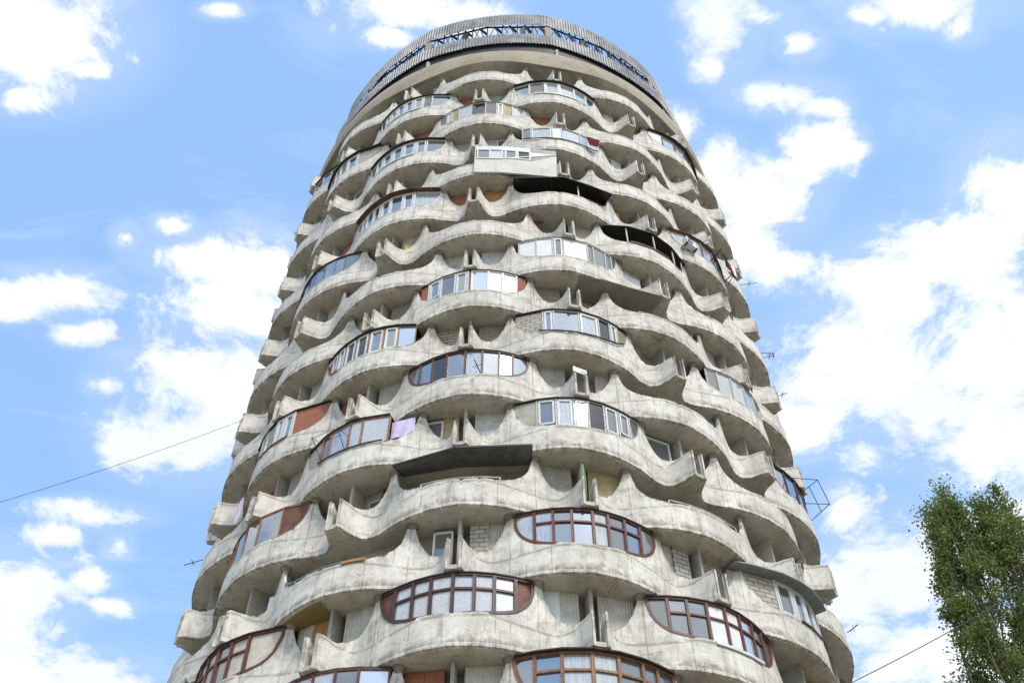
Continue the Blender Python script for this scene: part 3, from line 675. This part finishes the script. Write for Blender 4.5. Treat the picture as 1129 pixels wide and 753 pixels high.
pm.quadbox([Vector((x, y, z+E0)) for z in (68.3, 74.4) for x, y in ((-.22, -13.95), (.22, -13.95), (.22, -13.5), (-.22, -13.5))])
PIER = pm.mesh('crown_pier', ['cornice'])
sp = MB()
sp.quadbox([Vector((x, y, z+E0)) for z in (68.15, 69.95) for x, y in ((-.09, -14.25), (.09, -14.25), (.09, -13.9), (-.09, -13.9))])
SPIER = sp.mesh('crown_post', ['soffit'])
for j in range(10):
    obj('crown_truss', TR, tower, (0, 0, 0), TH0+2*j*BAY)
    obj('crown_pier', PIER, tower, (0, 0, 0), TH0+(2*j+1)*BAY)
    obj('crown_post', SPIER, tower, (0, 0, 0), TH0+(2*j+1)*BAY+.03)

# ------------------------------------------------------------------ loose things on the balconies
def at(k, c, u, r, z): return P(TH0+(c+u)*BAY, r, ZREF+FLOOR*k+z)
def thing(name, label, cat, loc, rz=0., group=None):
    o = bpy.data.objects.new(name, None); link(o); o.location = loc; o.rotation_euler = (0, 0, rz); return tag(o, label, cat, group)
# air conditioner
t = thing('air_conditioner', 'white box air conditioner with round fan bolted below orange brown glazing on upper right balcony', 'air conditioner', at(7,3,-.40,15.0,-.02), TH0+(3-.40)*BAY)
mb = MB(); mb.quadbox([(x, y, z) for z in (0, .55) for x, y in ((-.38, -.15), (.38, -.15), (.38, .15), (-.38, .15))]); obj('casing', mb.mesh('casing', ['white']), t)
mb = MB(); mb.tube([(-.10, -.18, .275), (-.10, -.14, .275)], .20, 20); o = obj('fan_grille', mb.mesh('fan_grille', ['greyp']), t)
mb = MB(); mb.tube([(-.10, -.195, .275), (-.10, -.175, .275)], .05, 12); obj('hub', mb.mesh('hub', ['white']), o)
mb = MB()
for x in (-.35, .35): mb.bar((x, -.2, -.03), (x, .35, -.03), .05, .05, Vector((0, 0, 1))); mb.bar((x, -.2, -.03), (x, .3, -.35), .04, .04, Vector((1, 0, 0)))
obj('bracket', mb.mesh('bracket', ['dark']), t)
# clothes
def cloth_mesh(w, h, seed, fold=.04, taper=.0):
    rn = random.Random(seed); mb = MB(); nx, ny = 9, 8; ph = rn.random()*6
    for s in (0, 1):
        for j in range(ny):
            for i in range(nx):
                x = (i/(nx-1)-.5)*w*(1-taper*j/(ny-1)); z = -h*j/(ny-1)*(1+.08*math.sin(i*1.3+ph)); y = fold*math.sin(i*1.5+ph+j*.3)*(.3+j/ny)+s*.012
                mb.v.append(Vector((x, y, z)))
    o = nx*ny
    for j in range(ny-1):
        for i in range(nx-1):
            a = j*nx+i; mb.f.append([a, a+1, a+nx+1, a+nx]); mb.f.append([o+a, o+a+nx, o+a+nx+1, o+a+1]); mb.m += [0, 0]
    loop = [i for i in range(nx)]+[j*nx+nx-1 for j in range(1, ny)]+[(ny-1)*nx+i for i in range(nx-2, -1, -1)]+[j*nx for j in range(ny-2, 0, -1)]
    for a, b in zip(loop, loop[1:]+loop[:1]): mb.f.append([a, o+a, o+b, b]); mb.m.append(0)
    return mb
def cloth(name, label, pos, rz, w, h, col, seed, group=None, taper=0.):
    m = mat('cloth_'+name, flat(col, .15, 5.), .9, .1); o = obj(name, cloth_mesh(w, h, seed, .04, taper).mesh(name, [m], True), None, pos, rz); return tag(o, label, 'laundry', group)
cloth('hanging_cloth', 'crumpled maroon cloth hanging from the window sill of a pale glazed balcony near the top', at(9,1,.40,15.12,1.05), TH0+1.4*BAY, .85, .95, (.13, .012, .03), 1, None, .5)
cloth('bedsheet', 'lilac sheet hung across the open right end of the lace curtained balcony', at(1,-1,.44,14.45,1.66), TH0+(-1+.44)*BAY, 1.0, 1.0, (.62, .55, .78), 3)
cloth('towel', 'pale lilac towel hanging below the white windows on the left side of the tower', at(1,-3,.62,14.9,1.4), TH0+(-3+.6)*BAY, .35, 1.3, (.58, .50, .66), 4)
clothes = [('shirt', 'grey white shirt hanging second from left on the rack right of the air conditioner', (.50, .50, .46), .10, .8), ('trousers', 'black trousers hanging leftmost on the rack right of the air conditioner', (.02, .02, .03), .05, 1.2),
           ('shirt', 'bright red shirt hanging on the rack right of the air conditioner', (.42, .02, .03), .16, .8), ('towel', 'white towel hanging between red shirt and blue trousers on the rack', (.70, .70, .72), .21, 1.1),
           ('trousers', 'blue trousers hanging rightmost on the rack beside white towel', (.04, .06, .20), .26, 1.0)]
for i, (nm, lb, colr_, u, h) in enumerate(clothes):
    cloth(nm, lb, at(7,3,u+.04,15.52+.1*(i % 2),.95), TH0+(3+u)*BAY, .45, h, colr_, 10+i, 'clothes drying on the upper right rack', .15)
mb = MB()
for r_ in (15.52, 15.62): mb.tube([at(7,3,u,r_,.98) for u in (.0, .1, .2, .34)], .012)
for u in (.0, .34): mb.tube([at(7,3,u,14.85,.6), at(7,3,u,15.75,1.02)], .03); mb.tube([at(7,3,u,14.9,.1), at(7,3,u,15.6,.98)], .02)
tag(obj('drying_rack', mb.mesh('drying_rack', ['dark'])), 'dark drying rack loaded with clothes right of the air conditioner', 'drying rack')
mb = MB()
A, B = at(2,4,-.35,14.9,.2), at(2,4,.05,14.9,.2); A2, B2 = at(2,4,-.3,16.0,.9), at(2,4,.05,16.0,.9)
for a, b in ((A, A2), (B, B2), (A2, B2), (A+Vector((0, 0, 1.2)), A2), (B+Vector((0, 0, 1.2)), B2), (A.lerp(A2, .6), B.lerp(B2, .6)), (A, B)): mb.tube([a, b], .018, 5)
tag(obj('drying_rack', mb.mesh('drying_rack', ['dark'])), 'empty wire drying frame jutting from the dark glazed balcony on the right edge', 'drying rack')
mb = MB(); A = at(1,-1,-.26,15.2,.5); A2 = at(1,-1,-.2,15.7,.9)
for u in (-.28, -.04): mb.tube([at(1,-1,u,14.9,.2), at(1,-1,u+.02,15.8,.75)], .016, 5); mb.tube([at(1,-1,u,14.9,1.1), at(1,-1,u+.02,15.8,.75)], .012, 5)
for r_ in (15.4, 15.78): mb.tube([at(1,-1,-.27,r_,.7), at(1,-1,-.03,r_,.7)], .01, 5)
tag(obj('drying_rack', mb.mesh('drying_rack', ['dark'])), 'small folded wire rack before the lace curtained balcony left of centre', 'drying rack')
# furniture
t = thing('cabinet', 'yellow wooden cabinet with two doors standing in a scooped balcony opening', 'cabinet', at(6,0,-.80,13.72,-.9), TH0-.80*BAY+.5)
mb = MB(); mb.quadbox([(x, y, z) for z in (0, 1.95) for x, y in ((-.4, -.22), (.4, -.22), (.4, .22), (-.4, .22))]); obj('body', mb.mesh('body', ['yellow']), t)
for sx in (-1, 1):
    mb = MB(); mb.quadbox([(sx*.2+x, y, z) for z in (.05, 1.9) for x, y in ((-.185, -.25), (.185, -.25), (.185, -.221), (-.185, -.221))]); d = obj('door', mb.mesh('door', ['yellow']), t)
    mb = MB(); mb.tube([(sx*.05, -.27, 1.0), (sx*.05, -.27, 1.15)], .012); obj('handle', mb.mesh('handle', ['white']), d)
def slab_thing(name, label, cat, k, c, u, r, z, w, h, m, yaw=0., d=.03, lean=0.):
    mb = MB(); mb.quadbox([(x, y, zz) for zz in (0, h) for x, y in ((-w/2, -d), (w/2, -d), (w/2, d), (-w/2, d))])
    o = obj(name, mb.mesh(name, [m]), None, at(k, c, u, r, z), TH0+(c+u)*BAY+yaw); o.rotation_euler[0] = lean; return tag(o, label, cat)
slab_thing('board', 'narrow green board standing upright in the gap between two open balconies right of centre', 'board', 0,0,.99,14.75,-.88,.7,1.9,'green',1.2)
slab_thing('board', 'pale board leaning in the scooped opening above the big grey roof on the right', 'board', 0,2,.74,13.9,-.88,.9,2.0,'paper',.2)
slab_thing('board', 'white box like board behind the scoop above red brown glazing at lower left', 'board', -1,-1,-.72,13.75,-.88,.7,1.95,'paper',.3,.25)
slab_thing('board', 'shiny white board standing behind the right scoop on the upper right', 'board', 5,1,.80,13.98,-.88,.9,2.3,'paper')
sg_ = thing('notice_board', 'small white notice board with blue stripes tilted in the gap between two balconies', 'sign', at(2,0,1.0,15.1,.32), TH0+BAY)
mb = MB(); mb.quadbox([(x, y, z-.35*x) for z in (0, .30) for x, y in ((-.28, -.015), (.28, -.015), (.28, .015), (-.28, .015))]); o = obj('panel', mb.mesh('panel', ['paper']), sg_)
m_b = mat('sign_blue', flat((.03, .09, .40), .1), .5, .3)
for z in (.06, .17): mb = MB(); mb.quadbox([(x, y, zz-.35*x) for zz in (z, z+.05) for x, y in ((.04, -.019), (.24, -.019), (.24, -.0155), (.04, -.0155))]); obj('stripe', mb.mesh('stripe', [m_b]), sg_)
# shelf frame in the dark scoop (floor 0, left of the grey awning)
mb = MB(); b0 = at(0,0,-.74,13.9,-.9); th = TH0-.74*BAY; tx = Vector((math.cos(th), math.sin(th), 0)); ty = Vector((math.sin(th), -math.cos(th), 0))
for i, j in ((0, 0), (1, 0), (0, 1), (1, 1)): mb.bar(b0+tx*.55*i-ty*.4*j, b0+tx*.55*i-ty*.4*j+Vector((0, 0, 2.5)), .05, .05, ty)
for z in (.6, 1.3, 2.45):
    for j in (0, 1): mb.bar(b0-ty*.4*j+Vector((0, 0, z)), b0-ty*.4*j+tx*.55+Vector((0, 0, z)), .05, .04, ty)
    for i in (0, 1): mb.bar(b0+tx*.55*i+Vector((0, 0, z)), b0+tx*.55*i-ty*.4+Vector((0, 0, z)), .05, .04, tx)
tag(obj('shelf_rack', mb.mesh('shelf_rack', ['redbrown'])), 'rusty open shelf frame standing in the dark scoop left of the grey awning', 'shelf')
# aerials
def aerial(label, base, tip, bars=3):
    base = Vector(base); tip = Vector(tip); mb = MB(); mb.tube([base, tip], .02, 5); ax = (tip-base).normalized(); sd = ax.cross(Vector((0, 0, 1))).normalized(); 
    if sd.length < .1: sd = Vector((1, 0, 0))
    t = thing('tv_aerial', label, 'aerial', base, 0, 'aerials sticking out from the balconies')
    mb2 = MB(); mb2.tube([Vector(), tip-base], .02, 5); obj('boom', mb2.mesh('boom', ['dark']), t)
    for i in range(bars):
        p = (tip-base)*(.55+.4*i/max(1, bars-1)); mb3 = MB(); mb3.tube([p-sd*(.22), p+sd*(.22)], .012, 5); mb3.tube([p-Vector((0, 0, .15)), p+Vector((0, 0, .15))], .012, 5); obj('element', mb3.mesh('element', ['dark']), t)
aerial('thin bare rod aerial highest on the right edge of the tower', at(8,4,-.1,15.0,.3), at(8,4,.05,15.9,.9), 1)
aerial('small branched aerial on the right edge just below the bare rod', at(7,4,.5,15.0,.2), at(7,4,.6,15.7,.5), 3)
aerial('short aerial on the right edge above the horn shaped balcony end', at(6,4,.1,15.0,.5), at(6,4,.15,15.6,.7), 2)
aerial('straight short aerial on the right edge beside a horn shaped balcony end', at(5,4,.1,15.1,.2), at(5,4,.15,15.65,.5), 1)
aerial('black aerial reaching out to the left from the lower left edge of the tower', at(2,-4,.1,15.0,.6), at(2,-4,.0,15.9,.5), 1)
aerial('tiny dark aerial on the left edge near the top', at(11,-3,-.5,14.6,.4), at(11,-3,-.55,15.2,.2), 2)
aerial('crooked aerial clipped to the red brown glazing at the lower left', at(-2,-2,-.1,15.0,.3), at(-2,-2,-.2,15.5,.7), 2)
aerial('thin forked aerial before the middle of the red brown glazing left of centre', at(2,0,.14,15.0,.2), at(2,0,.1,15.6,.35), 1)
aerial('curved whip aerial beside the grey roof at the lower right edge', at(0,4,.1,15.1,.2), at(0,4,.2,15.6,.8), 1)

# ------------------------------------------------------------------ overhead cables
def cable(label, a, b, sag, rad=.016):
    a = Vector(a); b = Vector(b); mb = MB(); pts = []
    for i in range(25): t = i/24; p = a.lerp(b, t); p.z -= sag*4*t*(1-t); pts.append(p)
    mb.tube(pts, rad, 5); return tag(obj('cable', mb.mesh('cable', ['dark'])), label, 'cable')
def ray(px, py, dist):
    x = (px-564.5)/F_; u = -(py-376.5)/F_; d = Vector((x, math.cos(P_)-u*math.sin(P_), math.sin(P_)+u*math.cos(P_))); return Vector((0, -DIST, EYE))+d*dist
cable('thin cable running from the tower down across the open sky to the left', ray(268,463,52), ray(-40,565,46), .25, .011)
cable('dark cable crossing in front of the poplar on the right', ray(900,771,18), ray(1160,628,24), .1, .009)

# ------------------------------------------------------------------ poplars
def m_leaf(T, b):
    o = T.new('ShaderNodeNewGeometry'); n = T.noise(o.outputs['Position'], 1.3, 3); rnd = o.outputs['Random Per Island']
    c = T.mix(rnd, (.09, .115, .035), (.23, .25, .10)); c = T.mix(T.step(n, .35, .7), c, (.10, .125, .04)); T.put(b.inputs['Base Color'], c)
    tr = T.new('ShaderNodeBsdfTranslucent'); T.put(tr.inputs[0], T.mix(1., c, (1.5, 1.9, .8), 'MULTIPLY')); mx = T.new('ShaderNodeMixShader'); mx.inputs[0].default_value = .4
    T.l.new(b.outputs[0], mx.inputs[1]); T.l.new(tr.outputs[0], mx.inputs[2]); T.l.new(mx.outputs[0], T.n['Material Output'].inputs[0])
M['leaf'] = mat('poplar_leaf', m_leaf, .45, .4)
M['bark'] = mat('poplar_bark', flat((.17, .145, .115), .4, 4., .03), .9, .1)
def poplar(label, x, y, H, Rm, seed, nb=120, leaders=((0, 0, 1.),)):
    rn = random.Random(seed); rg = np.random.default_rng(seed)
    root = thing('poplar_tree', label, 'tree', (x, y, 0)); tb = MB(); centres = []
    for (ox, oy, hs) in leaders:
        Hl = H*hs; base = Vector((leaders[-1][0]*.5, leaders[-1][1]*.5, 0))
        def axis(z):
            t = min(1., max(0., (z-H*.12)/(H*.38))); t = t*t*(3-2*t); return base.lerp(Vector((ox, oy, 0)), t)
        jit = [(rn.uniform(-.12, .12), rn.uniform(-.12, .12)) for _ in range(15)]
        tb.tube([axis(Hl*.95*i/14)+Vector((jit[i][0], jit[i][1], Hl*.95*i/14)) for i in range(15)], .36, 9, 0, .03)
        for i in range(nb):
            z0 = Hl*(.22+.72*(i/nb)**.85); az = rn.uniform(0, 2*math.pi); ln = Hl*.15*(1-.45*(z0/Hl))*rn.uniform(.6, 1.3)
            p = axis(z0)+Vector((0, 0, z0)); pts = [p.copy()]; d = Vector((math.cos(az), math.sin(az), 1.1)).normalized(); p = p.copy()
            for s in range(7):
                d = (d+Vector((rn.uniform(-.12, .12), rn.uniform(-.12, .12), .22))).normalized(); p = p+d*ln/5
                if p.z > Hl: break
                ax = axis(p.z); q = Vector((p.x-ax.x, p.y-ax.y, 0)); rad = q.length; mx = Rm*(.22+.78*min(1, (Hl-p.z)/(Hl*.30)))
                if rad > mx: p.x = ax.x+q.x*mx/rad; p.y = ax.y+q.y*mx/rad
                pts.append(p.copy())
                if s > 0 and rn.random() < .44:
                    centres.append((p+Vector((rn.gauss(0, .15), rn.gauss(0, .15), rn.gauss(0, .18))), rn.uniform(.14, .30)))
            if len(pts) > 1: tb.tube(pts, .06*(1.3-z0/Hl), 5, 0, .010)
    obj('trunk', tb.mesh('trunk', ['bark'], True), root)
    C = []; Rr = []
    for c_, r_ in centres: n_ = int(rn.uniform(90, 190)); C.append(np.array(c_)[None]+rg.normal(0, 1, (n_, 3))*r_*np.array([.8, .8, 1.1])); 
    C = np.concatenate(C); n = len(C)
    a = rg.normal(0, 1, (n, 3)); a /= np.linalg.norm(a, axis=1)[:, None]; b = np.cross(a, rg.normal(0, 1, (n, 3))); b /= np.linalg.norm(b, axis=1)[:, None]
    s = rg.uniform(.034, .066, (n, 1)); q = np.stack([C-a*s, C+b*s*.75, C+a*s*1.1, C-b*s*.75], 1).reshape(-1, 3)
    me = bpy.data.meshes.new('crown'); me.vertices.add(len(q)); me.vertices.foreach_set('co', q.ravel())
    me.loops.add(4*n); me.loops.foreach_set('vertex_index', np.arange(4*n)); me.polygons.add(n); me.polygons.foreach_set('loop_start', np.arange(n)*4)
    me.materials.append(M['leaf']); me.update(); me.validate(); obj('crown', me, root)
def ground_xy(px, py, hd):
    """direction of a photo column, walked hd metres out along the ground"""
    p = ray(px, py, 1)-Vector((0, -DIST, EYE)); q = Vector((p.x, p.y, 0)).normalized()*hd; el = p.z/math.hypot(p.x, p.y); return q.x, q.y-DIST, EYE+el*hd
x, y, zt_ = ground_xy(1026, 536, 34); poplar('tall poplar with a leafy upright crown right of the tower', x, y, zt_-.6, 1.6, 3, 170, ((0, 0, 1.), (1.75, -.4, .985), (2.8, .6, .86)))
x, y, zt_ = ground_xy(1172, 566, 40); poplar('second poplar barely showing at the right edge of the view', x, y, zt_, 1.3, 9, 130)
